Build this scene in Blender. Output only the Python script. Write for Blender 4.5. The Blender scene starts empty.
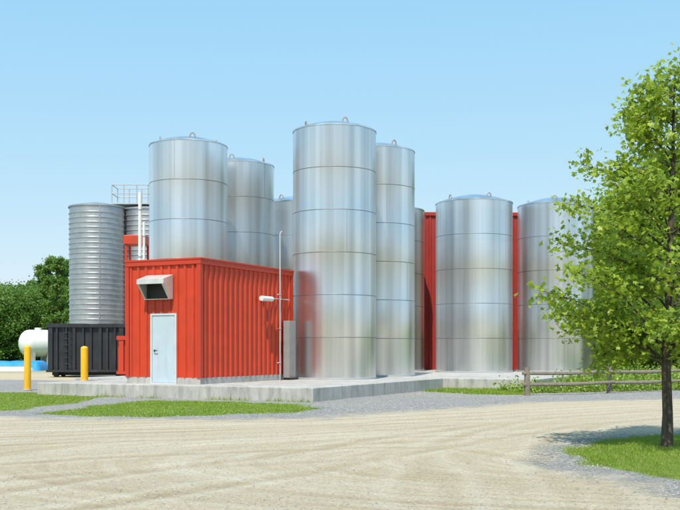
import bpy, math, random
import numpy as np
from mathutils import Vector, Matrix
random.seed(4); rng=np.random.default_rng(7)
scene=bpy.context.scene
col=scene.collection
EYE=1.5
def at(u,d): return ((u-340)/1000*d, d)      # bearing + distance -> world ground position
def gp(u,v):
    d=1000*EYE/(v-349); return at(u,d)

# ------------------------------------------------------------ materials
def newmat(name):
    m=bpy.data.materials.new(name); m.use_nodes=True
    nt=m.node_tree; b=nt.nodes['Principled BSDF']; return m,nt,b
def L(nt,a,b): nt.links.new(a,b)
def noise(nt,vec,scale,detail=4,rough=.6):
    n=nt.nodes.new('ShaderNodeTexNoise'); n.inputs['Scale'].default_value=scale
    n.inputs['Detail'].default_value=detail; n.inputs['Roughness'].default_value=rough
    if vec is not None: L(nt,vec,n.inputs['Vector'])
    return n.outputs['Fac']
def ramp(nt,fac,stops):
    n=nt.nodes.new('ShaderNodeValToRGB'); e=n.color_ramp.elements
    while len(e)<len(stops): e.new(.5)
    for i,(p,c) in enumerate(stops):
        e[i].position=p; e[i].color=(c[0],c[1],c[2],1) if not isinstance(c,(int,float)) else (c,c,c,1)
    L(nt,fac,n.inputs['Fac']); return n.outputs['Color']
def mixc(nt,fac,a,b,mode='MIX'):
    n=nt.nodes.new('ShaderNodeMix'); n.data_type='RGBA'; n.blend_type=mode
    for s,v in ((n.inputs[0],fac),(n.inputs[6],a),(n.inputs[7],b)):
        if isinstance(v,(int,float)): s.default_value=v
        elif isinstance(v,tuple): s.default_value=(v[0],v[1],v[2],1)
        else: L(nt,v,s)
    return n.outputs[2]
def math_(nt,op,a,b=None,clamp=False):
    n=nt.nodes.new('ShaderNodeMath'); n.operation=op; n.use_clamp=clamp
    for s,v in ((n.inputs[0],a),(n.inputs[1],b)):
        if v is None: continue
        if isinstance(v,(int,float)): s.default_value=v
        else: L(nt,v,s)
    return n.outputs[0]
def objco(nt): return nt.nodes.new('ShaderNodeTexCoord').outputs['Object']
def mapping(nt,vec,scale):
    n=nt.nodes.new('ShaderNodeMapping'); n.inputs['Scale'].default_value=scale; L(nt,vec,n.inputs['Vector']); return n.outputs[0]
def bump(nt,h,bsdf,strength,dist):
    n=nt.nodes.new('ShaderNodeBump'); n.inputs['Strength'].default_value=strength; n.inputs['Distance'].default_value=dist
    L(nt,h,n.inputs['Height']); L(nt,n.outputs[0],bsdf.inputs['Normal'])

def simple(name,c,rough=.6,metal=0,var=.15,scale=3,dirt=None):
    m,nt,b=newmat(name); co=objco(nt)
    f=noise(nt,co,scale,6,.65)
    lo=tuple(x*(1-var) for x in c); hi=tuple(min(1,x*(1+var)) for x in c)
    cc=ramp(nt,f,[(.3,lo),(.7,hi)])
    if dirt:
        g=noise(nt,mapping(nt,co,(2.5,2.5,.35)),1.6,5,.7)
        gm=ramp(nt,g,[(.52,0.),(.78,.55)])
        cc=mixc(nt,gm,cc,dirt)
    L(nt,cc,b.inputs['Base Color'])
    b.inputs['Roughness'].default_value=rough; b.inputs['Metallic'].default_value=metal
    return m

def steel(name,base=.62,rough=.33,tint=(1,1,1),aniso=.6):
    m,nt,b=newmat(name); co=objco(nt)
    sep=nt.nodes.new('ShaderNodeSeparateXYZ'); L(nt,co,sep.inputs[0])
    course=math_(nt,'FLOOR',math_(nt,'DIVIDE',sep.outputs[2],1.517))
    info=nt.nodes.new('ShaderNodeObjectInfo')
    wn=nt.nodes.new('ShaderNodeTexWhiteNoise'); wn.noise_dimensions='2D'
    cx=nt.nodes.new('ShaderNodeCombineXYZ'); L(nt,course,cx.inputs[0]); L(nt,info.outputs['Random'],cx.inputs[1]); L(nt,cx.outputs[0],wn.inputs['Vector'])
    streak=noise(nt,mapping(nt,co,(3.5,3.5,.06)),2.6,7,.75)
    off=nt.nodes.new('ShaderNodeVectorMath'); off.operation='ADD'; L(nt,mapping(nt,co,(1.8,1.8,.012)),off.inputs[0])
    oc=nt.nodes.new('ShaderNodeCombineXYZ'); L(nt,math_(nt,'MULTIPLY',info.outputs['Random'],40),oc.inputs[2]); L(nt,oc.outputs[0],off.inputs[1])
    wide=noise(nt,off.outputs[0],1.0,2,.5)
    v=math_(nt,'ADD',math_(nt,'MULTIPLY',wn.outputs['Value'],.03),math_(nt,'MULTIPLY',streak,.26))
    v=math_(nt,'ADD',v,math_(nt,'MULTIPLY',wide,1.0))
    v=math_(nt,'ADD',v,base-.645)
    v=math_(nt,'MINIMUM',v,.90)
    c=nt.nodes.new('ShaderNodeCombineXYZ')
    for i in range(3): L(nt,math_(nt,'MULTIPLY',v,tint[i]),c.inputs[i])
    L(nt,c.outputs[0],b.inputs['Base Color'])
    b.inputs['Metallic'].default_value=.93
    r=math_(nt,'ADD',math_(nt,'MULTIPLY',streak,.10),math_(nt,'MULTIPLY',wn.outputs['Value'],.03))
    L(nt,math_(nt,'ADD',r,rough-.06),b.inputs['Roughness'])
    b.inputs['Anisotropic'].default_value=aniso
    tg=nt.nodes.new('ShaderNodeTangent'); tg.direction_type='RADIAL'; tg.axis='Z'; L(nt,tg.outputs[0],b.inputs['Tangent'])
    h=noise(nt,mapping(nt,co,(1.6,1.6,.02)),1.4,2,.4)
    bump(nt,h,b,.45,.02)
    return m

M={}
M['steel']=steel('stainless_steel',.72,.30,(1.0,.99,.985),.6)
M['galv']=simple('galvanised_steel',(.50,.51,.52),.45,.9,.14,2.5)
M['seam']=simple('weld_seam',(.24,.24,.25),.5,.8)
M['red']=simple('red_painted_metal',(.55,.046,.012),.5,0,.10,2,(.34,.05,.025))
M['redtrim']=simple('red_trim',(.49,.038,.012),.5,0,.06,3)
M['redshade']=simple('shaded_red_metal',(.33,.022,.012),.55,0,.12,2,(.18,.03,.02))  # warehouse red, base darkened to carry the shade of the tanks before it
M['door']=simple('door_paint',(.47,.56,.62),.45,0,.05,2,(.36,.40,.42))
M['frame']=simple('door_frame_paint',(.55,.58,.60),.45,0,.05,2)
M['white']=simple('white_paint',(.76,.76,.74),.45,0,.05,3)
M['grey']=simple('grey_paint',(.40,.41,.42),.5,0,.08,3)
M['cab']=simple('cabinet_paint',(.27,.265,.26),.6,0,.1,3)
M['dark']=simple('dark_metal',(.03,.03,.032),.6,0,.3,3)
M['hood']=simple('hood_metal',(.66,.65,.62),.4,.35,.10,3)
M['black']=simple('black_container_paint',(.018,.021,.027),.5,0,.35,2,(.09,.07,.05))
M['yellow']=simple('yellow_paint',(.80,.45,.012),.45,0,.06,4,(.45,.25,.03))
M['wood']=simple('weathered_wood',(.22,.185,.145),.85,0,.3,8)
M['blue']=simple('blue_tarp',(.02,.26,.58),.5,0,.15,2)
m,nt,b=newmat('concrete'); co=objco(nt)
c1=ramp(nt,noise(nt,co,.8,7,.7),[(.3,(.36,.345,.32)),(.7,(.52,.505,.47))])
st=ramp(nt,noise(nt,mapping(nt,co,(3,3,.6)),1.5,6,.7),[(.46,0.),(.70,.7)])
L(nt,mixc(nt,st,c1,(.19,.18,.165)),b.inputs['Base Color']); b.inputs['Roughness'].default_value=.9
bump(nt,noise(nt,co,30,5,.7),b,.4,.01); M['concrete']=m
m,nt,b=newmat('bark'); co=objco(nt); f=noise(nt,mapping(nt,co,(14,14,3)),2,6,.7)
L(nt,ramp(nt,f,[(.3,(.035,.026,.019)),(.7,(.15,.12,.09))]),b.inputs['Base Color']); b.inputs['Roughness'].default_value=.9
bump(nt,f,b,.9,.03); M['bark']=m
def leafmat(name,stops,trans=.35,tc=(.22,.38,.03)):
    m,nt,b=newmat(name)
    geo=nt.nodes.new('ShaderNodeNewGeometry'); co=objco(nt)
    f=math_(nt,'ADD',math_(nt,'MULTIPLY',geo.outputs['Random Per Island'],.6),math_(nt,'MULTIPLY',noise(nt,co,.8,3,.6),.4))
    c=ramp(nt,f,stops); L(nt,c,b.inputs['Base Color']); b.inputs['Roughness'].default_value=.5
    t=nt.nodes.new('ShaderNodeBsdfTranslucent'); L(nt,mixc(nt,.6,c,tc),t.inputs['Color'])
    mx=nt.nodes.new('ShaderNodeMixShader'); mx.inputs[0].default_value=trans
    L(nt,b.outputs[0],mx.inputs[1]); L(nt,t.outputs[0],mx.inputs[2])
    L(nt,mx.outputs[0],nt.nodes['Material Output'].inputs['Surface']); return m
M['leaf']=leafmat('maple_leaf',[(.2,(.11,.20,.02)),(.5,(.25,.36,.03)),(.85,(.44,.53,.06))],.45,(.52,.66,.06))
M['leafdark']=leafmat('dark_foliage',[(.2,(.06,.135,.03)),(.5,(.13,.245,.04)),(.85,(.25,.38,.07))],.42,(.32,.50,.07))
M['leafmid']=leafmat('mid_foliage',[(.2,(.09,.18,.02)),(.5,(.18,.31,.035)),(.85,(.29,.42,.055))],.45,(.42,.58,.06))
M['grass']=leafmat('grass_blade',[(.2,(.15,.24,.02)),(.5,(.24,.36,.03)),(.85,(.40,.46,.08))],.38,(.42,.56,.05))
M['weed']=leafmat('weed_leaf',[(.2,(.12,.20,.02)),(.5,(.22,.34,.035)),(.85,(.40,.48,.08))],.38,(.4,.55,.06))
m,nt,b=newmat('stone'); geo=nt.nodes.new('ShaderNodeNewGeometry')
L(nt,ramp(nt,geo.outputs['Random Per Island'],[(.0,(.17,.16,.15)),(.5,(.33,.31,.275)),(1,(.54,.50,.43))]),b.inputs['Base Color']); b.inputs['Roughness'].default_value=.95; M['stone']=m

# ------------------------------------------------------------ mesh helpers
class MB:
    def __init__(s): s.v=[]; s.f=[]
    def add(s,vs,fs):
        o=len(s.v); s.v+= [tuple(x) for x in vs]; s.f+=[tuple(i+o for i in f) for f in fs]; return s
    def box(s,c,size,rot=None,bev=0):
        hx,hy,hz=[k/2 for k in size]
        vs=[Vector((x*hx,y*hy,z*hz)) for x in(-1,1) for y in(-1,1) for z in(-1,1)]
        if rot is not None: vs=[rot@v for v in vs]
        vs=[v+Vector(c) for v in vs]
        return s.add(vs,[(0,1,3,2),(4,6,7,5),(0,4,5,1),(2,3,7,6),(0,2,6,4),(1,5,7,3)])
    def bx(s,x0,x1,y0,y1,z0,z1): return s.box(((x0+x1)/2,(y0+y1)/2,(z0+z1)/2),(x1-x0,y1-y0,z1-z0))
    def tube(s,pts,rad,n=10,cap=True):
        pts=[Vector(p) for p in pts]
        if isinstance(rad,(int,float)): rad=[rad]*len(pts)
        rings=[]; ref=None
        for i,p in enumerate(pts):
            t=(pts[min(i+1,len(pts)-1)]-pts[max(i-1,0)]).normalized()
            if ref is None:
                ref=t.orthogonal().normalized()
            ref=(ref-t*ref.dot(t)).normalized(); bn=t.cross(ref)
            rings.append([p+rad[i]*(math.cos(2*math.pi*k/n)*ref+math.sin(2*math.pi*k/n)*bn) for k in range(n)])
        vs=[v for r in rings for v in r]; fs=[]
        for i in range(len(pts)-1):
            for k in range(n):
                fs.append((i*n+k,i*n+(k+1)%n,(i+1)*n+(k+1)%n,(i+1)*n+k))
        if cap:
            fs.append(tuple(range(n))[::-1]); fs.append(tuple((len(pts)-1)*n+k for k in range(n)))
        return s.add(vs,fs)
    def lathe(s,prof,n=96):
        vs=[];fs=[]
        for r,z in prof:
            vs+=[(r*math.cos(2*math.pi*k/n),r*math.sin(2*math.pi*k/n),z) for k in range(n)]
        for i in range(len(prof)-1):
            for k in range(n): fs.append((i*n+k,i*n+(k+1)%n,(i+1)*n+(k+1)%n,(i+1)*n+k))
        return s.add(vs,fs)
    def obj(s,name,mat,parent=None,smooth=False,angle=35,bevel=0,loc=None):
        me=bpy.data.meshes.new(name); me.from_pydata(s.v,[],s.f); me.update()
        me.materials.append(mat)
        if smooth:
            me.polygons.foreach_set('use_smooth',[True]*len(me.polygons)); me.set_sharp_from_angle(angle=math.radians(angle))
        o=bpy.data.objects.new(name,me); col.objects.link(o)
        if parent: o.parent=parent
        if loc: o.location=loc
        if bevel:
            bm=o.modifiers.new('bevel','BEVEL'); bm.width=bevel; bm.segments=2; bm.limit_method='ANGLE'
        return o
def thing(name,label,cat,loc=(0,0,0),rot=0,group=None):
    e=bpy.data.objects.new(name,None); col.objects.link(e); e.empty_display_size=.3
    e.location=loc; e.rotation_euler=(0,0,rot); e['label']=label; e['category']=cat
    if group: e['group']=group
    return e
def dup(root,loc,rot,label=None,scale=None):
    def rec(o,par):
        n=o.copy(); col.objects.link(n)
        if par: n.parent=par
        for c in list(o.children): rec(c,n)
        return n
    n=rec(root,None); n.location=loc; n.rotation_euler=(0,0,rot)
    if scale: n.scale=scale
    if label: n['label']=label
    return n
def fastmesh(name,V,k,mat,parent=None):
    me=bpy.data.meshes.new(name); nv=len(V); nf=nv//k
    me.vertices.add(nv); me.vertices.foreach_set('co',V.astype(np.float32).ravel())
    me.loops.add(nv); me.loops.foreach_set('vertex_index',np.arange(nv,dtype=np.int32))
    me.polygons.add(nf); me.polygons.foreach_set('loop_start',np.arange(0,nv,k,dtype=np.int32))
    me.update(calc_edges=True); me.materials.append(mat)
    o=bpy.data.objects.new(name,me); col.objects.link(o)
    if parent: o.parent=parent
    return o
def leaves(centers,size,shape,up=.5):
    n=len(centers); sh=np.array(shape,float); k=len(sh)
    nr=rng.normal(size=(n,3)); nr[:,2]=np.abs(nr[:,2])+up; nr/=np.linalg.norm(nr,axis=1)[:,None]
    r=rng.normal(size=(n,3)); t=np.cross(nr,r); t/=np.linalg.norm(t,axis=1)[:,None]; bt=np.cross(nr,t)
    s=size*rng.uniform(.65,1.25,n)
    V=centers[:,None,:]+s[:,None,None]*(sh[None,:,0,None]*t[:,None,:]+sh[None,:,1,None]*bt[:,None,:]-.35*np.abs(sh[None,:,0,None])*nr[:,None,:])
    return V.reshape(-1,3)
MAPLE=[(0,-.5),(.33,-.38),(.25,-.1),(.58,.08),(.25,.18),(0,.62),(-.25,.18),(-.58,.08),(-.25,-.1),(-.33,-.38)]
LEAF4=[(0,-.5),(.34,0),(0,.55),(-.34,0)]

# ------------------------------------------------------------ ground
def polyd(px,py,poly):
    P=np.array(poly); d=np.full(px.shape,1e9); ins=np.zeros(px.shape,bool); n=len(P)
    for i in range(n):
        a=P[i]; b_=P[(i+1)%n]; e=b_-a
        t=np.clip(((px-a[0])*e[0]+(py-a[1])*e[1])/(e@e),0,1)
        d=np.minimum(d,np.hypot(px-a[0]-t*e[0],py-a[1]-t*e[1]))
        c=((a[1]>py)!=(b_[1]>py))
        with np.errstate(divide='ignore',invalid='ignore'):
            xi=a[0]+(py-a[1])*(e[0])/(e[1] if e[1]!=0 else 1e-9)
        ins^=c&(px<xi)
    return np.where(ins,-d,d)
def lined(px,py,P):
    d=np.full(px.shape,1e9); P=np.array(P)
    for a,b_ in zip(P[:-1],P[1:]):
        e=b_-a; t=np.clip(((px-a[0])*e[0]+(py-a[1])*e[1])/(e@e),0,1)
        d=np.minimum(d,np.hypot(px-a[0]-t*e[0],py-a[1]-t*e[1]))
    return d
def smooth_curve(P):
    P=np.array(P,float)
    for _ in range(4):
        Q=[P[0]]
        for a,b_ in zip(P[:-1],P[1:]): Q+= [a*.75+b_*.25,a*.25+b_*.75]
        Q.append(P[-1]); P=np.array(Q)
    return P
gA=[gp(*p) for p in [(-160,392),(40,393),(70,396),(98,397.5),(80,402),(20,410),(-160,417)]]
gB=[gp(*p) for p in [(42,414.5),(100,405),(150,401),(230,402),(295,404.5),(316,409),(280,413),(180,416),(80,417)]]
gC=[gp(*p) for p in [(562,452),(600,441),(650,436),(720,434),(1000,434),(1000,505),(720,492),(680,484),(640,478),(595,466)]]
gD=[gp(*p) for p in [(418,391.5),(445,389),(505,389.5),(535,390.5),(525,395),(470,394)]]
gE=[gp(*p) for p in [(520,390),(600,389),(720,386),(1100,384),(1100,378),(700,377),(560,377)]]
gGrav=[gp(*p) for p in [(-200,419),(0,417),(50,419),(180,420),(320,418),(420,410),(540,402),(700,399),(900,398),(900,384),(520,380),(313,385),(38,380),(-200,380)]]
grass_polys=[gA,gB,gC,gD,gE]
def axis(lo,hi,step,far,n):
    core=np.arange(lo,hi+1e-6,step); g=np.geomspace(1,far,n)
    return np.concatenate([lo-g[::-1],core,hi+g])
xs=axis(-17,17,.11,900,22); ys=axis(7,42,.11,1200,22); 
X,Y=np.meshgrid(xs,ys); x=X.ravel(); y=Y.ravel(); nx,ny=len(xs),len(ys)
def wob(x,y,f,ph=0): return np.sin(x*f+1.3*np.sin(y*f*.7+ph)+ph)*np.cos(y*f*.9+1.1*np.sin(x*f*.8+ph*2))
w=.18*wob(x,y,1.7,1)+.10*wob(x,y,4.1,2)
gr=np.minimum.reduce([polyd(x,y,p) for p in grass_polys])+w
grassA=np.clip(.5-gr/.30,0,1)
gv=polyd(x,y,gGrav)+w*1.6
dC=polyd(x,y,gC)+w*1.2-.55
gravA=np.maximum(np.clip(.5-gv/1.8,0,1),np.clip(.5-dC/.8,0,1))
farg=np.clip((np.hypot(x,y)-62)/18,0,1)
sx=(x-9.5)/2.5; sy=(y-13.5); sA=np.hypot(sx,sy)+.10*wob(x,y,.22,.5)+.04*wob(x,y,.5,2); tA=np.arctan2(-sy,-sx)*6
tracks=[[(-60,443),(150,437),(320,430),(450,421),(560,413),(760,405)],
        [(-60,476),(120,464),(300,455),(420,452),(500,466),(530,490),(545,530)],
        [(760,408),(620,416),(540,426),(490,442),(480,465),(495,500),(510,540)],
        [(-60,512),(150,483),(330,457),(460,434),(600,417),(760,410)],
        [(-60,430),(150,426),(330,424),(470,416),(620,407),(760,403)]]
tr=np.zeros_like(x); near=(y<40)&(np.abs(x)<20); xn,yn=x[near],y[near]; acc=np.zeros_like(xn); rim=np.zeros_like(xn)
for i,t_ in enumerate(tracks):
    P=smooth_curve([gp(*p) for p in t_])
    tg_=np.gradient(P,axis=0); tg_/=np.linalg.norm(tg_,axis=1)[:,None]; nm_=np.stack([-tg_[:,1],tg_[:,0]],1)
    for s_ in(-.8,.8):
        d=lined(xn+.05*wob(xn,yn,1.3,i),yn,P+nm_*s_); a_=(.7+.3*wob(xn,yn,.8,i))*(.62+.08*(i%4))
        acc=np.maximum(acc,np.exp(-(d/.15)**2)*a_); rim=np.maximum(rim,np.exp(-((d-.28)/.12)**2)*a_)
tr[near]=acc-.85*rim*(1-acc)
z=.012*wob(x,y,.9,.3)+.006*wob(x,y,2.7,1)-.012*tr; z=np.where(np.hypot(x,y)>60,0,z)
me=bpy.data.meshes.new('ground'); V=np.stack([x,y,z],1)
idx=np.arange(nx*ny).reshape(ny,nx); F=np.stack([idx[:-1,:-1],idx[:-1,1:],idx[1:,1:],idx[1:,:-1]],-1).reshape(-1,4)
me.vertices.add(len(V)); me.vertices.foreach_set('co',V.astype(np.float32).ravel())
me.loops.add(F.size); me.loops.foreach_set('vertex_index',F.astype(np.int32).ravel())
me.polygons.add(len(F)); me.polygons.foreach_set('loop_start',np.arange(0,F.size,4,dtype=np.int32))
me.update(calc_edges=True); me.polygons.foreach_set('use_smooth',[True]*len(F))
for nm,arr in (('grassA',grassA),('gravA',gravA),('farA',farg),('sA',sA),('tA',tA),('trA',np.clip(tr,0,1)),('rimA',np.clip(-tr,0,1))):
    a=me.attributes.new(nm,'FLOAT','POINT'); a.data.foreach_set('value',arr.astype(np.float32))
ground=bpy.data.objects.new('ground',me); col.objects.link(ground)
ground['kind']='structure'; ground['label']='tan dirt and grey gravel yard with tyre tracks'; ground['category']='ground'
m,nt,b=newmat('yard_ground'); co=objco(nt)
def attr(n): a=nt.nodes.new('ShaderNodeAttribute'); a.attribute_name=n; return a.outputs['Fac']
big=noise(nt,co,.35,5,.6); mid=noise(nt,co,2.2,6,.65); fine=noise(nt,co,26,5,.8); vf=noise(nt,co,80,3,.8)
cmb=nt.nodes.new('ShaderNodeCombineXYZ'); L(nt,math_(nt,'MULTIPLY',attr('sA'),4.0),cmb.inputs[0]); L(nt,math_(nt,'MULTIPLY',attr('tA'),.12),cmb.inputs[1])
streak=noise(nt,cmb.outputs[0],1.0,8,.78)
dirt=ramp(nt,streak,[(.32,(.43,.335,.21)),(.45,(.54,.445,.30)),(.55,(.61,.525,.38)),(.68,(.70,.63,.485))])
dirt=mixc(nt,ramp(nt,mid,[(.35,.0),(.75,.25)]),dirt,(.48,.385,.255))
dirt=mixc(nt,ramp(nt,big,[(.45,0.),(.7,.30)]),dirt,(.64,.575,.455))
dirt=mixc(nt,math_(nt,'MULTIPLY',attr('trA'),math_(nt,'MULTIPLY',mid,1.25),True),dirt,(.41,.31,.19))
dirt=mixc(nt,math_(nt,'MULTIPLY',attr('rimA'),math_(nt,'MULTIPLY',mid,1.2),True),dirt,(.73,.67,.54))
vor=nt.nodes.new('ShaderNodeTexVoronoi'); vor.inputs['Scale'].default_value=34; L(nt,co,vor.inputs['Vector'])
sv=nt.nodes.new('ShaderNodeSeparateXYZ'); L(nt,vor.outputs['Color'],sv.inputs[0])
grav=ramp(nt,sv.outputs[0],[(0,(.17,.17,.17)),(.6,(.31,.305,.295)),(1,(.50,.48,.45))])
grav=mixc(nt,ramp(nt,big,[(.4,0.),(.7,.5)]),grav,(.40,.37,.31))
speck=ramp(nt,fine,[(.28,.60),(.5,1.0),(.72,1.22)])
dirt=mixc(nt,.9,dirt,speck,'MULTIPLY')
peb=ramp(nt,sv.outputs[1],[(0,.82),(.5,1.),(1,1.12)])
dirt=mixc(nt,.6,dirt,peb,'MULTIPLY')
gm=ramp(nt,math_(nt,'ADD',attr('gravA'),math_(nt,'MULTIPLY',math_(nt,'SUBTRACT',mid,.5),1.5)),[(.22,0.),(.78,1.)])
c=mixc(nt,gm,dirt,grav)
gs=ramp(nt,mid,[(.3,(.13,.18,.03)),(.7,(.23,.30,.055))])
gsm=ramp(nt,math_(nt,'ADD',attr('grassA'),math_(nt,'MULTIPLY',math_(nt,'SUBTRACT',noise(nt,co,7,4,.7),.5),.8)),[(.45,0.),(.6,1.)])
c=mixc(nt,gsm,c,gs)
c=mixc(nt,attr('farA'),c,(.14,.21,.06))
L(nt,c,b.inputs['Base Color']); b.inputs['Roughness'].default_value=.95; b.inputs['Specular IOR Level'].default_value=.2
h=math_(nt,'ADD',math_(nt,'MULTIPLY',fine,.8),math_(nt,'MULTIPLY',vf,.45)); h=math_(nt,'ADD',h,math_(nt,'MULTIPLY',streak,.5))
h=math_(nt,'ADD',h,math_(nt,'MULTIPLY',mid,.5))
bump(nt,h,b,.8,.045); me.materials.append(m)

def in_poly(poly,n,pad=0):
    P=np.array(poly); lo=P.min(0)-.2; hi=P.max(0)+.2; lo=np.maximum(lo,[-22,8]); hi=np.minimum(hi,[24,60])
    q=rng.uniform(lo,hi,(n,2)); d=polyd(q[:,0],q[:,1],poly)+.18*wob(q[:,0],q[:,1],1.7,1)+.10*wob(q[:,0],q[:,1],4.1,2)+rng.normal(0,.10,n)
    return q[d<pad]
def blades(q,hmin,hmax,wd):
    n=len(q); a=rng.uniform(0,2*np.pi,n); h=rng.uniform(hmin,hmax,n)*(0.8+.35*np.abs(wob(q[:,0],q[:,1],2.3,3))); l=rng.normal(0,.6,(n,2))*h[:,None]
    dx=np.stack([np.cos(a),np.sin(a)],1)*wd/2
    b0=np.c_[q-dx,np.zeros(n)]; b1=np.c_[q+dx,np.zeros(n)]; t=np.c_[q+l,h]
    return np.stack([b0,b1,t],1).reshape(-1,3)
Bl=[]
for poly,dens,h0,h1,wd in ((gA,600,.02,.05,.022),(gB,1000,.02,.05,.018),(gC,2600,.02,.048,.009),(gD,700,.03,.11,.025),(gE,420,.05,.2,.03)):
    P=np.array(poly); lo=np.maximum(P.min(0)-.2,[-22,8]); hi=np.minimum(P.max(0)+.2,[24,60]); A=(hi-lo).prod()
    Bl.append(blades(in_poly(poly,int(A*dens)),h0,h1,wd))
e0=rng.uniform(0,1,900); pa=np.array([-9.9,32.6]); pb_=np.array([-.76,28.1]); ft=pa+(pb_-pa)*e0[:,None]+np.c_[rng.normal(0,.05,900)-.05,-np.abs(rng.normal(0,.10,900))-.06]
ft=ft[wob(ft[:,0],ft[:,1],1.9,.4)>.15]; Bl.append(blades(ft,.05,.16,.02))
g=fastmesh('grass',np.concatenate(Bl),3,M['grass']); g['kind']='stuff'; g['label']='short green lawn patches beside the gravel'; g['category']='grass'
def stones(q,s):
    n=len(q); base=np.array([(1,0,0),(-.5,.87,0),(-.5,-.87,0),(0,0,1.)]); fi=[(0,1,3),(1,2,3),(2,0,3)]
    a=rng.uniform(0,6.28,n); sz=s*rng.uniform(.5,1.6,n)
    R=np.stack([np.cos(a),-np.sin(a),np.sin(a),np.cos(a)],1).reshape(n,2,2)
    b2=np.einsum('nij,kj->nki',R,base[:,:2])*sz[:,None,None]*rng.uniform(.7,1.3,(n,4,1))
    zz=base[None,:,2]*sz[:,None]*.6-.004
    P=np.concatenate([q[:,None,:]+b2,zz[:,:,None]],2); P[:,:,2]+=.010
    return P,fi
q1=np.c_[rng.uniform(-7,7,14000),8.5+rng.uniform(0,1,14000)**1.4*16]
qg=rng.uniform((-14,14),(14,36),(30000,2)); qg=qg[polyd(qg[:,0],qg[:,1],gGrav)<rng.normal(0,.35,30000)][:9000]
qc=rng.uniform((0,9),(9,19),(26000,2)); dc=polyd(qc[:,0],qc[:,1],gC); qc=qc[(dc>-.1)&(dc<.45+np.abs(rng.normal(0,.35,26000)))][:5000]
Vs=[];Fs=[];off=0
for q,s in ((q1,.009),(qg,.016),(qc,.011)):
    P,fi=stones(q,s); n=len(P); Vs.append(P.reshape(-1,3))
    Fs.append((np.array(fi)[None]+(np.arange(n)*4)[:,None,None]).reshape(-1,3)+off); off+=n*4
V=np.concatenate(Vs);F=np.concatenate(Fs); me=bpy.data.meshes.new('gravel'); me.vertices.add(len(V)); me.vertices.foreach_set('co',V.astype(np.float32).ravel())
me.loops.add(F.size); me.loops.foreach_set('vertex_index',F.astype(np.int32).ravel()); me.polygons.add(len(F)); me.polygons.foreach_set('loop_start',np.arange(0,F.size,3,dtype=np.int32)); me.update(calc_edges=True)
me.materials.append(M['stone']); o=bpy.data.objects.new('gravel',me); col.objects.link(o); o['kind']='stuff'; o['label']='loose grey and tan gravel stones'; o['category']='gravel'

# ------------------------------------------------------------ slab; frame: x=b (back), y=a (left)
TH=math.atan2(.897,.442); PO=Vector((-.76,28.2,0)); bv=Vector((.442,.897,0)); av=Vector((-.897,.442,0))
def ba(b_,a_,z=0): return PO+bv*b_+av*a_+Vector((0,0,z))
def prism(name,pts,z0,z1,mat,bevel=.02):
    mb=MB(); n=len(pts); vs=[(p[0],p[1],z0) for p in pts]+[(p[0],p[1],z1) for p in pts]
    mb.add(vs,[tuple(range(n))[::-1],tuple(range(n,2*n))]+[(i,(i+1)%n,n+(i+1)%n,n+i) for i in range(n)])
    return mb.obj(name,mat,bevel=bevel)
slab=prism('concrete_slab',[(0,0),(10.49,0),(10.49,-3.5),(27,-3.5),(27,13),(5,13),(5,10.2),(0,10.2)][::-1],-.1,.4,M['concrete'])
slab.location=PO; slab.rotation_euler=(0,0,TH); slab['kind']='structure'; slab['label']='raised concrete slab under the steel tanks'; slab['category']='concrete slab'

# ------------------------------------------------------------ tanks
def make_tank(R,H,label,courses,loc,rot=0):
    t=thing('storage_tank',label,'tank',loc,rot,'stainless steel storage tanks')
    prof=[(R,.06)]; seams=MB(); ch=H/courses
    for i in range(courses):
        r=R+(.003 if i%2 else 0)
        prof+=[(r,i*ch+(.06 if i==0 else .012)),(r,(i+1)*ch-.012)]
    MB().lathe(prof,128).obj('tank_shell',M['steel'],t,True)
    for i in range(1,courses):
        z=i*ch; seams.lathe([(R,z-.014),(R+.008,z-.009),(R+.008,z+.009),(R,z+.014)],96)
    sd=random.Random(int(R*100+H*10))
    for i in range(courses):
        a=sd.uniform(0,math.pi*2)
        c,s=math.cos(a),math.sin(a); seams.box(((R+.002)*c,(R+.002)*s,i*ch+ch/2),(.008,.009,ch-.01),Matrix.Rotation(a,3,'Z'))
    seams.obj('weld_seam',M['seam'],t)
    MB().lathe([(R+.03,0),(R+.03,.07),(R-.02,.075)],96).obj('base_ring',M['grey'],t)
    rise=.34*R/1.53
    rp=[(R+.02,H-.03),(R+.02,H+.02),(R-.02,H+.03)]+[((R-.02)*(1-k/9)+.0005,H+.03+rise*(1-(1-k/9)**1.7)) for k in range(1,10)]
    MB().lathe(rp,96).obj('tank_roof',M['steel'],t,True,30)
    for k in range(4):
        a=.9+k*math.pi/2; c,s=math.cos(a),math.sin(a); r=R*.72; z=H+.03+rise*.3
        pts=[(r*c-.10*s*j2,r*s+.10*c*j2,z+h) for j2,h in ((-1,-.1),(-1,.10),(-.6,.18),(0,.21),(.6,.18),(1,.10),(1,-.1))]
        MB().tube(pts,.028,8).obj('lifting_lug',M['cab'],t,True)
    v=MB(); v.lathe([(.10,H+rise-.06),(.10,H+rise+.03),(.14,H+rise+.035),(.14,H+rise+.06),(.001,H+rise+.07)],20)
    v.obj('vent_cap',M['grey'],t,True)
    return t
def bp(u,d,z=.4): X_,Y_=at(u,d); return (X_,Y_,z)
tall=make_tank(1.53,9.1,'tall stainless steel tank standing beside the red metal shed',6,bp(334.5,37),2.6)
dup(tall,bp(377,40.8),1.3,'tall stainless steel tank standing between two neighbouring tanks')
dup(tall,bp(188.5,39.6),4.1,'tall stainless steel tank rising beyond the red metal shed')
dup(tall,bp(239,43.9),5.2,'tall stainless steel tank partly covered by its twin')
short=make_tank(1.81,8.0,'short wide stainless steel tank at the slab edge near the grass',5,bp(474,47.6),1.1)
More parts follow.
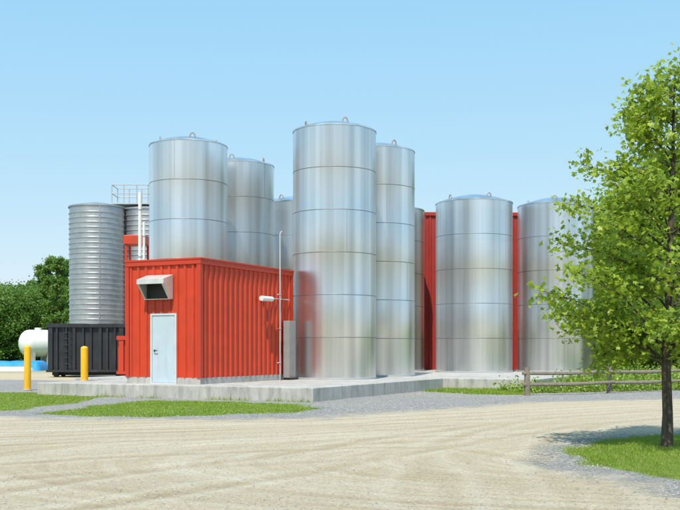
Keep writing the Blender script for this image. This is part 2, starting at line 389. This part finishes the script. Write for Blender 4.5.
dup(short,bp(555.5,48.5),2.0,'short wide stainless steel tank partly covered by maple leaves')
dup(short,bp(296,48.2),3.3,'short stainless steel tank mostly hidden among the tall tanks')
dup(short,bp(388,50.2),5.0,'short stainless steel tank mostly hidden beside the red building')

def make_silo(R,H,loc,label):
    t=thing('ribbed_silo',label,'silo',loc,0,'ribbed galvanised silos')
    prof=[(R,0)]; z=.2; st=.31
    while z<H-.15:
        prof+=[(R,z-.05),(R+.045,z-.02),(R+.045,z+.02),(R,z+.05)]; z+=st
    prof+=[(R,H)]
    MB().lathe(prof,96).obj('silo_shell',M['galv'],t,True,20)
    MB().lathe([(R+.07,H-.06),(R+.07,H+.03),(R*.5,H+.22),(.01,H+.36)],96).obj('silo_roof',M['galv'],t,True,20)
    b_=MB(); a=-1.25; b_.box(((R+.04)*math.cos(a),(R+.04)*math.sin(a),H/2),(.05,.05,H),Matrix.Rotation(a,3,'Z')); b_.obj('stiffener',M['galv'],t)
    return t
s1=make_silo(1.66,10.25,bp(97,62,0),'grey ribbed silo beside the black container')
s2=dup(s1,bp(147.5,63.5,0),.35,'grey ribbed silo with a railing on its top')
t=thing('guard_railing','galvanised steel platform railing on top of the silo','railing',bp(134.5,63.2,10.6))
r_=MB()
for xx in (-1.25,-.5,.3,1.0): 
    for yy in (-.8,.8): r_.tube([(xx,yy,0),(xx,yy,1.15)],.034,8)
for zz in (.6,1.15):
    r_.tube([(-1.25,-.8,zz),(1.0,-.8,zz),(1.0,.8,zz),(-1.25,.8,zz),(-1.25,-.8,zz)],.03,8)
r_.obj('rail',M['grey'],t,True); MB().bx(-1.3,1.1,-.85,.85,-.06,.0).obj('platform',M['grey'],t)
rp_=thing('riser_pipe','slim white vertical pipe rising beside the red shed','pipe',bp(140,42.5,.4),0,'white riser pipes')
MB().tube([(0,0,0),(0,0,7.75)],.075,16).obj('pipe',M['white'],rp_,True)
for zz in (1,3,5,7): MB().tube([(0,0,zz),(0,0,zz+.05)],.092,16).obj('pipe_collar',M['grey'],rp_)
dup(rp_,bp(144,42.6,.4),.3,None,(.75,.75,.84))
t=thing('conveyor_tower','red steel conveyor head frame beside the silo','conveyor',bp(137,55,0))
c_=MB()
for xx in (-.5,.5):
    for yy in (-.5,.5): c_.bx(xx-.06,xx+.06,yy-.06,yy+.06,0,7.2)
for zz in (1.8,3.6,5.4):
    c_.bx(-.44,.44,-.55,-.45,zz,zz+.1); c_.bx(-.44,.44,.45,.55,zz,zz+.1)
c_.obj('frame',M['redtrim'],t); MB().bx(-.62,.62,-.62,.62,7.2,7.7).obj('drive_housing',M['red'],t,bevel=.03)
c_=MB(); c_.box((.7,0,6.2),(2.6,.35,.3),Matrix.Rotation(math.radians(-30),3,'Y')); c_.obj('chute',M['redtrim'],t)

# ------------------------------------------------------------ red shed
def corr(mb,L_,z0,z1,axis,sgn_off,per=.3,dep=.045,out=-1,other=0):
    pr=[];x_=0
    while x_<L_-1e-6:
        for dx,o_ in ((0,0),(per*.62,0),(per*.70,dep),(per*.92,dep),(per*1.0-.001,0)):
            if x_+dx<=L_: pr.append((x_+dx,o_))
        x_+=per
    pr.append((L_,0)); vs=[]
    for s_,o_ in pr:
        for z_ in (z0,z1):
            p=(s_,other+out*o_,z_) if axis=='x' else (other+out*o_,s_,z_)
            vs.append(p)
    fs=[(2*i,2*i+2,2*i+3,2*i+1) for i in range(len(pr)-1)]
    if (axis=='x')!=(out==-1): fs=[f[::-1] for f in fs]
    mb.add(vs,fs)
SL,SW,SH=5.8,2.78,3.9
shed=thing('equipment_shed','red corrugated metal shed with a grey door and vent hood','shed',ba(0.93,4.45,.4),TH)
w_=MB(); corr(w_,SL,.2,SH-.1,'x',0,out=-1,other=0); corr(w_,SL,.2,SH-.1,'x',0,out=1,other=SW)
corr(w_,SW,.2,SH-.1,'y',0,out=-1,other=0); corr(w_,SW,.2,SH-.1,'y',0,out=1,other=SL); w_.obj('wall',M['red'],shed)
MB().bx(-.03,SL+.03,-.03,SW+.03,0,.2).obj('plinth',M['concrete'],shed)
r_=MB(); r_.bx(-.09,SL+.09,-.09,SW+.09,SH-.02,SH+.04); r_.bx(-.075,SL+.075,-.075,SW+.075,SH-.16,SH-.02); r_.obj('roof',M['redtrim'],shed,bevel=.008)
for cx,cy in ((0,0),(SL,0),(0,SW),(SL,SW)):
    sxn=-1 if cx==0 else 1; syn=-1 if cy==0 else 1
    x0,x1=sorted((cx+sxn*.06,cx-sxn*.08)); y0,y1=sorted((cy+syn*.06,cy-syn*.08)); MB().bx(x0,x1,y0,y1,.2,SH-.161).obj('corner_trim',M['redtrim'],shed)
dy0,dy1,dz=.84,1.84,2.22
f_=MB(); f_.bx(-.075,.02,dy0,dy0+.06,.0,dz); f_.bx(-.075,.02,dy1-.06,dy1,.0,dz); f_.bx(-.075,.02,dy0+.06,dy1-.06,dz-.06,dz); f_.bx(-.10,.02,dy0+.06,dy1-.06,0,.04)
door=MB().bx(-.055,-.035,dy0+.065,dy1-.065,.045,dz-.065).obj('door',M['door'],shed,bevel=.005)
f_.obj('door_frame',M['frame'],shed)
h_=MB(); h_.tube([(-.055,dy1-.16,1.05),(-.11,dy1-.16,1.05),(-.12,dy1-.19,1.05),(-.12,dy1-.30,1.05)],.014,8); h_.tube([(-.055,dy1-.16,1.05),(-.065,dy1-.16,1.05)],.035,12); h_.obj('door_handle',M['dark'],door,True)
for zz in (.3,1.1,1.9): MB().tube([(-.065,dy0+.068,zz),(-.065,dy0+.068,zz+.11)],.012,8).obj('hinge',M['grey'],door)
# vent hood
hy0,hy1=1.0,2.0; zt,zb=3.44,2.68; pj=.50; xw=-.05
v_=MB()
def sheet(mb,pts,th=.02):
    a=Vector(pts[0]);b1=Vector(pts[1]);c1=Vector(pts[2]); nrm=(b1-a).cross(c1-a).normalized()*th; n=len(pts)
    vs=[Vector(p) for p in pts]+[Vector(p)+nrm for p in pts]
    mb.add(vs,[tuple(range(n))[::-1],tuple(range(n,2*n))]+[(i,(i+1)%n,n+(i+1)%n,n+i) for i in range(n)])
zf=zt-.16; pb=.14
sheet(v_,[(xw,hy0,zt),(xw-pj,hy0,zf),(xw-pj,hy1,zf),(xw,hy1,zt)])
sheet(v_,[(xw,hy0,zt),(xw-pj,hy0,zf),(xw-pj,hy0,zf-.14),(xw-pb,hy0,zb),(xw,hy0,zb)])
sheet(v_,[(xw,hy1,zt),(xw-pj,hy1,zf),(xw-pj,hy1,zf-.14),(xw-pb,hy1,zb),(xw,hy1,zb)])
sheet(v_,[(xw,hy0,zb),(xw-pb,hy0,zb),(xw-pb,hy1,zb),(xw,hy1,zb)])
v_.bx(xw-pj-.012,xw-pj+.012,hy0+.0,hy1,zf-.15,zf-.002)
for yy in (hy0+.005,hy1-.065):
    a=Vector((xw-pj,yy,zf-.14)); b1=Vector((xw-pb,yy,zb)); v_.add([a,a+Vector((0,.06,0)),b1+Vector((0,.06,0)),b1, a+Vector((.02,0,.02)),a+Vector((.02,.06,.02)),b1+Vector((.02,.06,.02)),b1+Vector((.02,0,.02))],[(0,1,2,3),(7,6,5,4),(0,4,5,1),(1,5,6,2),(2,6,7,3),(3,7,4,0)])
hood=v_.obj('vent_hood',M['hood'],shed)
g_=MB(); g_.bx(xw-.02,xw+.03,hy0+.03,hy1-.03,zb+.03,zt-.06); 
for k in range(9): g_.bx(xw-.045,xw-.022,hy0+.05,hy1-.05,zb+.08+k*.07,zb+.10+k*.07)
g_.obj('vent_grille',M['dark'],hood)
l_=MB(); l_.tube([(3.30,-.24,2.82),(4.02,-.24,2.82)],.085,16); lamp=l_.obj('wall_lamp',M['white'],shed,True)
l_=MB(); l_.bx(3.68,3.82,-.17,-.04,2.74,2.90); l_.tube([(3.80,-.10,2.86),(4.2,-.07,2.86),(5.55,-.07,2.86)],.022,8); l_.obj('lamp_bracket',M['grey'],lamp,True)
t=thing('electrical_cabinet','grey steel electrical cabinet between shed and tank','cabinet',ba(6.2,4.22,.4),TH)
MB().bx(-.24,.24,-.12,.12,.08,2.1).obj('cabinet_body',M['cab'],t,bevel=.015); MB().bx(-.21,.21,-.14,-.122,.14,2.04).obj('cabinet_door',M['cab'],t,bevel=.005)
MB().bx(-.2,.2,-.1,.1,0,.08).obj('cabinet_foot',M['dark'],t)
t=thing('conduit_pipe','thin grey conduit standing at the shed end','pipe',ba(5.62,4.27,.4),TH)
MB().tube([(0,0,0),(0,0,5.1),(.03,0,5.2),(.12,0,5.24)],.024,10).obj('pipe',M['grey'],t,True)
for zz in (.6,1.8,3.0): MB().bx(-.04,.04,-.03,.10,zz,zz+.04).obj('pipe_clamp',M['grey'],t)

# ------------------------------------------------------------ red building
bld=thing('warehouse','tall red corrugated metal building among the steel tanks','building',(4.45,53,0),.03)
WL,WW,WH=5.25,7,8.55
w_=MB(); corr(w_,WL,0,WH,'x',0,per=.4,out=-1,other=0); corr(w_,WL,0,WH,'x',0,per=.4,out=1,other=WW); corr(w_,WW,0,WH,'y',0,per=.4,out=-1,other=0); corr(w_,WW,0,WH,'y',0,per=.4,out=1,other=WL); w_.obj('wall',M['redshade'],bld)
MB().bx(-.1,WL+.1,-.1,WW+.1,WH,WH+.2).obj('roof',M['redshade'],bld,bevel=.02)
for cx in (0,WL): MB().bx(cx-.08,cx+.08,-.08,.06,0,WH-.001).obj('corner_trim',M['redshade'],bld)

# ------------------------------------------------------------ container
def make_bin(mat,label,loc,rot,Lx=4.3,W=2.3,z0=.28,z1=2.85):
    t=thing('roll_off_container',label,'container',loc,rot,'roll-off waste containers')
    b_=MB(); hx,hy=Lx/2,W/2
    b_.bx(-hx,hx,-hy,-hy+.05,z0,z1); b_.bx(-hx,hx,hy-.05,hy,z0,z1); b_.bx(-hx,-hx+.05,-hy+.05,hy-.05,z0,z1); b_.bx(hx-.05,hx,-hy+.05,hy-.05,z0,z1); b_.bx(-hx+.05,hx-.05,-hy+.05,hy-.05,z0,z0+.06)
    b_.obj('container_body',mat,t)
    r_=MB(); fr=[0,.09,.22,.33,.46,.57,.70,.80,.91,1]
    for i,f_r in enumerate(fr):
        xx=-hx+.08+f_r*(Lx-.16); wd=.11 if i in (0,len(fr)-1) else (.075 if i%3==0 else .045)
        for s_ in(-1,1): r_.bx(xx-wd,xx+wd,min(s_*hy,s_*(hy+.13)),max(s_*hy,s_*(hy+.13)),z0+.131,z1-.161)
    for i in range(5):
        yy=-hy+.1+i*(W-.2)/4
        for s_ in(-1,1): r_.bx(min(s_*hx,s_*(hx+.09)),max(s_*hx,s_*(hx+.09)),yy-.05,yy+.05,z0+.131,z1-.161)
    o=r_.obj('stiffener_rib',mat,t); o['kind']='stuff'
    for nm,zz,hh in (('bottom_rail',z0,.13),('top_rail',z1-.16,.20)):
        r_=MB()
        r_.bx(-hx-.14,hx+.14,-hy-.16,-hy+.0,zz,zz+hh); r_.bx(-hx-.14,hx+.14,hy,hy+.16,zz,zz+hh); r_.bx(-hx-.14,-hx,-hy,hy,zz,zz+hh); r_.bx(hx,hx+.14,-hy,hy,zz,zz+hh)
        r_.obj(nm,mat,t)
    r_=MB(); xl=-hx+.95
    for xx in (xl-.18,xl+.18): r_.tube([(xx,-hy-.19,z0+.3),(xx,-hy-.19,z1-.1)],.02,6)
    for k in range(6): r_.tube([(xl-.18,-hy-.19,z0+.45+k*.33),(xl+.18,-hy-.19,z0+.45+k*.33)],.016,6)
    r_.obj('ladder',mat,t)
    MB().bx(-hx,hx,-.5,-.4,.1,z0).obj('skid_rail',mat,t); MB().bx(-hx,hx,.4,.5,.1,z0).obj('skid_rail',mat,t)
    for xx in (-hx+.3,hx-.3):
        for yy in(-.85,.85): MB().tube([(xx,yy-.1,.14),(xx,yy+.1,.14)],.14,16).obj('wheel',M['dark'],t)
    return t
make_bin(M['black'],'black ribbed steel waste container beside the silos',bp(90.5,54,0),.06,3.85,2.3,.28,2.8)
rb=make_bin(M['red'],'red ribbed steel container parked beside the shed',bp(159,50,0),.1,3.6,2.2,.28,2.1)

# ------------------------------------------------------------ bollards
def bollard(label,loc,h):
    t=thing('bollard',label,'bollard',loc,0,'yellow safety bollards')
    r=.125; pr=[(r,0),(r,h-.08)]+[(r*math.cos(q)+.001,h-.08+.08*math.sin(q)) for q in [k*math.pi/12 for k in range(1,7)]]
    MB().lathe(pr,24).obj('post',M['yellow'],t,True); MB().lathe([(r+.05,0),(r+.05,.02),(r,.03)],24).obj('base_collar',M['concrete'],t)
bollard('tall yellow steel bollard standing in the gravel',bp(27.5,36.6,0),1.63)
bollard('yellow steel bollard on the corner of the concrete slab',tuple(ba(1.9,9.85,.4)),1.2)

# ------------------------------------------------------------ gas tank and tarp
t=thing('propane_tank','white horizontal gas tank on concrete saddles','gas tank',bp(38,80,0),math.radians(35))
pts=[];rr=[]
Lh,Rr=.7,1.08
for k in range(9): q=math.pi/2*k/8; pts.append((-Lh-.8*math.cos(q),0,1.95)); rr.append(max(.01,Rr*math.sin(q)))
for k in range(9): q=math.pi/2*(1-k/8); pts.append((Lh+.8*math.cos(q),0,1.95)); rr.append(max(.01,Rr*math.sin(q)))
MB().tube(pts,rr,40).obj('tank_shell',M['white'],t,True,60)
MB().bx(-.8,-.5,-.9,.9,0,1.25).obj('saddle',M['concrete'],t); MB().bx(.5,.8,-.9,.9,0,1.25).obj('saddle',M['concrete'],t)
MB().tube([(0,0,2.98),(0,0,3.2)],.25,16).obj('valve_cover',M['white'],t)
t=thing('tarp_covered_pile','low flat pile covered with blue and white tarpaulin','tarp pile',bp(8,70,0),.04)
def heap(x0,x1,h,mat,name,ph,wy=1.6,y0=0):
    n1,n2=110,26; vs=[];fs=[]
    for i in range(n1+1):
        for j in range(n2+1):
            s_=i/n1; q=j/n2; px=x0+(x1-x0)*s_; e=min(1,min(s_,1-s_)*20)**.5
            cr=.05*abs(math.sin(13*s_+4*q+ph))+.03*math.sin(29*s_-7*q+ph*2)
            hh=h*e*min(1,math.sin(math.pi*q)*1.7)*(.90+cr)
            vs.append((px,y0-wy+2*wy*q,max(-.02,hh)))
    for i in range(n1):
        for j in range(n2): a=i*(n2+1)+j; fs.append((a,a+n2+1,a+n2+2,a+1))
    MB().add(vs,fs).obj(name,mat,t,True)
heap(-3.4,2.6,.70,M['blue'],'blue_tarp',3,1.7); heap(-3.2,2.2,.30,M['white'],'white_tarp',1,.5,-1.9)

# ------------------------------------------------------------ fence
pts=[Vector((5.98,32,0)),Vector((9.15,34,0)),Vector((12.35,36,0)),Vector((15.5,38,0))]
t=thing('rail_fence','weathered wooden rail fence along the grass verge','fence',pts[0])
for i,p in enumerate(pts):
    q=p-pts[0]; mb=MB(); mb.tube([q+Vector((0,0,-.1)),q+Vector((.01,0,.45)),q+Vector((.0,.01,.92))],[.095,.09,.085],8); mb.obj('post',M['wood'],t)
for i in range(3):
    a=pts[i]-pts[0];b2=pts[i+1]-pts[0]
    for zz in (.72,.36):
        mid_=(a+b2)/2+Vector((0,-.02,zz-.02)); MB().tube([a+Vector((-.15,-.1,zz)),mid_+Vector((0,-.1,0)),b2+Vector((.15,-.1,zz+.02))],[.055,.062,.05],7).obj('rail',M['wood'],t)

# ------------------------------------------------------------ maple tree
TX,TY=at(667,15.3)
tree=thing('maple_tree','young maple tree with bright green leaves on grass','tree',(TX,TY,0))
tb=MB(); H=5.9
tp=[(0,0,-.05),(0,0,.06),(.01,0,.5),(-.01,.01,1.2),(.03,0,2.2),(.06,.02,3.2),(.09,0,4.2),(.10,.0,5.1),(.12,0,H-.1)]
tb.tube(tp,[.13,.095,.078,.070,.060,.047,.034,.02,.006],12)
def tat(z):
    for i in range(len(tp)-1):
        if tp[i][2]<=z<=tp[i+1][2]:
            f=(z-tp[i][2])/(tp[i+1][2]-tp[i][2]); return Vector(tp[i]).lerp(Vector(tp[i+1]),f)
    return Vector(tp[-1])
prof_z=[1.2,1.7,2.1,2.6,3.1,3.7,4.3,4.9,5.4,6.0]; prof_r=[1.15,1.6,1.85,1.85,1.7,1.65,1.38,1.02,.70,.28]
rad_at=lambda z: float(np.interp(z,prof_z,prof_r))
specs=[]; nb=46
for i in range(nb):
    f=i/(nb-1); zt_=1.3+4.5*f+random.uniform(-.14,.14)
    specs.append((zt_,i*2.39996+random.uniform(-.35,.35),rad_at(zt_)*random.choice([.55,.75,.9,1.0]),f))
for zt_,R_,az in ((4.35,1.36,3.05),(4.25,1.0,3.5),(3.72,1.66,3.2),(3.15,1.66,2.9),(2.72,1.5,3.4),(2.40,1.9,3.1),(2.05,1.8,3.3),(1.75,1.5,2.8),(1.32,1.15,3.2),(1.22,.85,2.5),(5.0,.75,3.3),(5.3,.5,2.8)):
    specs.append((zt_,az,R_,(zt_-1.25)/4.6))
ctr=[]
for zt_,az,R_,f in specs:
    z0_=max(1.2,zt_-R_*random.uniform(.40,.62)); z0_=min(z0_,5.6)
    if zt_<1.9: z0_=1.45+random.uniform(0,.3)
    a0=tat(z0_); tip=Vector((a0.x+R_*math.cos(az),a0.y+R_*math.sin(az),zt_))
    mid1=a0.lerp(tip,.5)+Vector((random.uniform(-.06,.06),random.uniform(-.06,.06),.12*R_))
    r0=.026*(1-.6*f); tb.tube([a0,a0.lerp(mid1,.5)+Vector((0,0,.03)),mid1,mid1.lerp(tip,.55)+Vector((0,0,.02)),tip],[r0,r0*.8,r0*.6,r0*.35,.004],6)
    ns=7+int(R_*6)
    for k in range(ns):
        s_=.25+.75*(k+random.random())/ns; base=a0.lerp(mid1,s_*2) if s_<.5 else mid1.lerp(tip,(s_-.5)*2)
        side=Vector((-math.sin(az),math.cos(az),0))*random.choice((-1,1))
        d_=(side*random.uniform(.3,1)+Vector((math.cos(az),math.sin(az),0))*random.uniform(0,.7)+Vector((0,0,random.gauss(.10,.45)))).normalized()*random.uniform(.14,.40)*(1.25-.5*s_)
        e_=base+d_; tb.tube([base,base.lerp(e_,.5)+Vector((0,0,.02)),e_],[.007,.005,.002],4,False)
        n_=random.randint(12,26); cc=np.array(base.lerp(e_,.8)); 
        ctr.append(cc+rng.normal(size=(n_,3))*np.array([.12,.12,.085]))
tb.obj('trunk',M['bark'],tree,True,60)
C=np.concatenate(ctr); print('maple leaves',len(C))
fastmesh('crown',leaves(C,.082,MAPLE,.35),10,M['leaf'],tree)

# ------------------------------------------------------------ background trees
def make_tree(name,label,cat,H,R,mat,kind,n,ls,group,seed,low=.12):
    r=random.Random(seed); t=thing(name,label,cat,(0,0,0),0,group)
    mb=MB(); mb.tube([(0,0,-.1),(0,0,H*.3),(.1,0,H*.6),(0,.05,H*.92)],[H*.02,H*.016,H*.01,.02],8); 
    cs=[];
    nc=90
    for i in range(nc):
        f=low+(1-low)*((i+.5)/nc); 
        if kind=='cone': pr=R*(1.06-f)**.8*(.55+.6*r.random())
        else: pr=R*math.sin(math.pi*min(1,(f-low)/(1-low)*.86+.12))**.55*(.8+.35*r.random())
        a=i*2.4+r.uniform(-.6,.6); rr_=pr*r.choice([.25,.6,.85,1.0]); cz=H*min(1,f*.97+r.uniform(-.03,.03))
        cr=R*r.uniform(.15,.34)*(.95-.5*f if kind=='cone' else 1)
        c_=np.array([rr_*math.cos(a),rr_*math.sin(a),cz]); mb.tube([(0,0,cz*.82),tuple(c_)],[H*.005,.01],4,False)
        m_=n//nc; dd=rng.normal(size=(m_,3))*.55
        cs.append(c_+dd*cr*np.array([1.1,1.1,.8]))
    mb.obj('trunk',M['bark'],t)
    fastmesh('crown',leaves(np.concatenate(cs),ls,LEAF4,.3),4,mat,t)
    return t
ev=make_tree('spruce_tree','green pointed tree in a distant row','tree',11.5,2.5,M['leafdark'],'cone',12000,.24,'distant pointed trees',1,.03)
br=make_tree('broadleaf_tree','mid green rounded tree at the field edge','tree',9.0,3.4,M['leafdark'],'round',14000,.26,'distant broadleaf trees',2,.06)
bl=make_tree('leafy_tree','bright green leafy tree beyond the fence','tree',9.0,3.4,M['leafmid'],'round',16000,.21,'green trees beyond the fence',3,.04)
bl2=make_tree('leafy_tree','bright green slender tree beyond the fence','tree',10.0,2.6,M['leafmid'],'cone',12000,.22,'green trees beyond the fence',5,.04)
def put(root,u,d,s,first=False,zs=1):
    X_,Y_=at(u,d); rt=random.uniform(0,6.28)
    if first: root.location=(X_,Y_,0); root.rotation_euler=(0,0,rt); root.scale=(s,s,s*zs); return root
    return dup(root,(X_,Y_,0),rt,None,(s,s,s*zs))
put(ev,50,112,1.04,True)
for u,d,s,zs in ((40,118,1.0,1),(59,108,.98,1.02),(66,116,.94,1.1),(31,125,1.0,.88),(76,120,.88,1),(-12,118,.98,.8),(21,120,.94,.86),(8,116,.92,.82),(-3,122,.95,.78)): put(ev,u,d,s,zs=zs)
put(br,6,112,.94,True)
for u,d,s,zs in ((22,108,.86,1),(-14,105,.95,.95),(-35,110,1.0,1),(33,112,.84,1.1),(90,125,.9,1),(112,130,.9,1),(-60,115,1,1),(14,125,1.08,.95),(45,120,.95,1.15)): put(br,u,d,s,zs=zs)
put(bl,624,62,1.05,True)
for u,d,s in ((655,66,1.4),(690,60,1.45),(728,64,1.4),(604,74,1.2),(770,62,1.3),(640,82,1.7),(594,66,.85)): put(bl,u,d,s)
put(bl2,672,56,1.3,True)
for u,d,s in ((610,58,.80),(638,57,1.05),(706,56,1.3),(590,70,.85),(622,50,.55),(655,48,.62),(680,46,.6)): put(bl2,u,d,s)
# trees across the yard that the polished tanks mirror
for X_,Y_,s in ((-40,-40,1.2),(-30,-44,1.3),(-8,-50,1.3),(2,-48,1.2),(26,-40,1.3),(36,-34,1.2),(-50,-20,1.4),(50,-14,1.3)):
    dup(br,(X_,Y_,0),random.uniform(0,6),'large green tree across the yard',(s,s,s))
cs=[]
for i in range(260):
    a=math.radians(-42+84*i/260+random.uniform(-.2,.2)); D=random.uniform(170,200); h=random.uniform(5,9)
    c0=np.array([D*math.sin(a),D*math.cos(a),0]); dd=rng.normal(size=(220,3))*np.array([2.4,2.4,h*.27]); dd[:,2]=np.abs(dd[:,2]+h*.35)
    cs.append(c0+dd)
o=fastmesh('distant_wood',leaves(np.concatenate(cs),1.0,LEAF4,.2),4,M['leafdark']); o['kind']='stuff'; o['label']='distant dark green wood along the horizon'; o['category']='woodland'
cs=[]
for i in range(640):
    s_=random.random(); base=Vector((6.4,34.8,0)).lerp(Vector((19,41,0)),s_)+Vector((random.gauss(0,.5),random.uniform(-1.0,6),0))
    rel=base-PO; 
    if rel.dot(bv)>10.2 and rel.dot(av)>-3.9: continue
    h=random.uniform(.2,.8)+max(0,s_-.25)*random.uniform(0,1.3); n_=70; dd=rng.normal(size=(n_,3))*np.array([.24,.24,h*.35]); dd[:,2]=np.abs(dd[:,2])
    cs.append(np.array(base)+dd)
o=fastmesh('weeds',leaves(np.concatenate(cs),.11,LEAF4,.2),4,M['weed']); o['kind']='stuff'; o['label']='bright green weeds growing beyond the fence'; o['category']='weeds'

# ------------------------------------------------------------ light, sky, camera
sd=Vector((-.22,-.975,0)).normalized(); el=math.radians(58); sv_=Vector((sd.x*math.cos(el),sd.y*math.cos(el),math.sin(el)))
ld=bpy.data.lights.new('sun','SUN'); ld.energy=5.0; ld.angle=math.radians(.5); ld.color=(1,.95,.86)
lo=bpy.data.objects.new('sun',ld); col.objects.link(lo); lo.rotation_euler=sv_.to_track_quat('Z','Y').to_euler()
wd=bpy.data.worlds.new('World'); scene.world=wd; wd.use_nodes=True; nt=wd.node_tree
sk=nt.nodes.new('ShaderNodeTexSky'); sk.sky_type='NISHITA'; sk.sun_disc=False; sk.sun_elevation=el; sk.sun_rotation=math.atan2(sd.x,sd.y)
sk.air_density=1.0; sk.dust_density=.5; sk.ozone_density=1.0
bg=nt.nodes['Background']; bg.inputs['Strength'].default_value=.15
sp=nt.nodes.new('ShaderNodeSeparateColor'); L(nt,sk.outputs[0],sp.inputs[0]); cb=nt.nodes.new('ShaderNodeCombineColor')
for i,(a_,g_) in enumerate(((.80,.58),(.865,.27),(.97,.05))):   # hazy midday grading of the sky: a*(L)^g
    v=math_(nt,'POWER',math_(nt,'MULTIPLY',sp.outputs[i],.15),g_); L(nt,math_(nt,'MULTIPLY',v,a_/.15),cb.inputs[i])
L(nt,cb.outputs[0],bg.inputs['Color'])
cd=bpy.data.cameras.new('camera'); cam=bpy.data.objects.new('camera',cd); col.objects.link(cam)
cam.location=(0,0,EYE); cam.rotation_euler=(math.radians(90),0,0); cd.sensor_width=36; cd.lens=36*1000/680; cd.shift_y=94/680; cd.clip_end=3000; cd.clip_start=.1
scene.camera=cam
scene.view_settings.view_transform='Standard'; scene.view_settings.look='None'; scene.view_settings.exposure=0
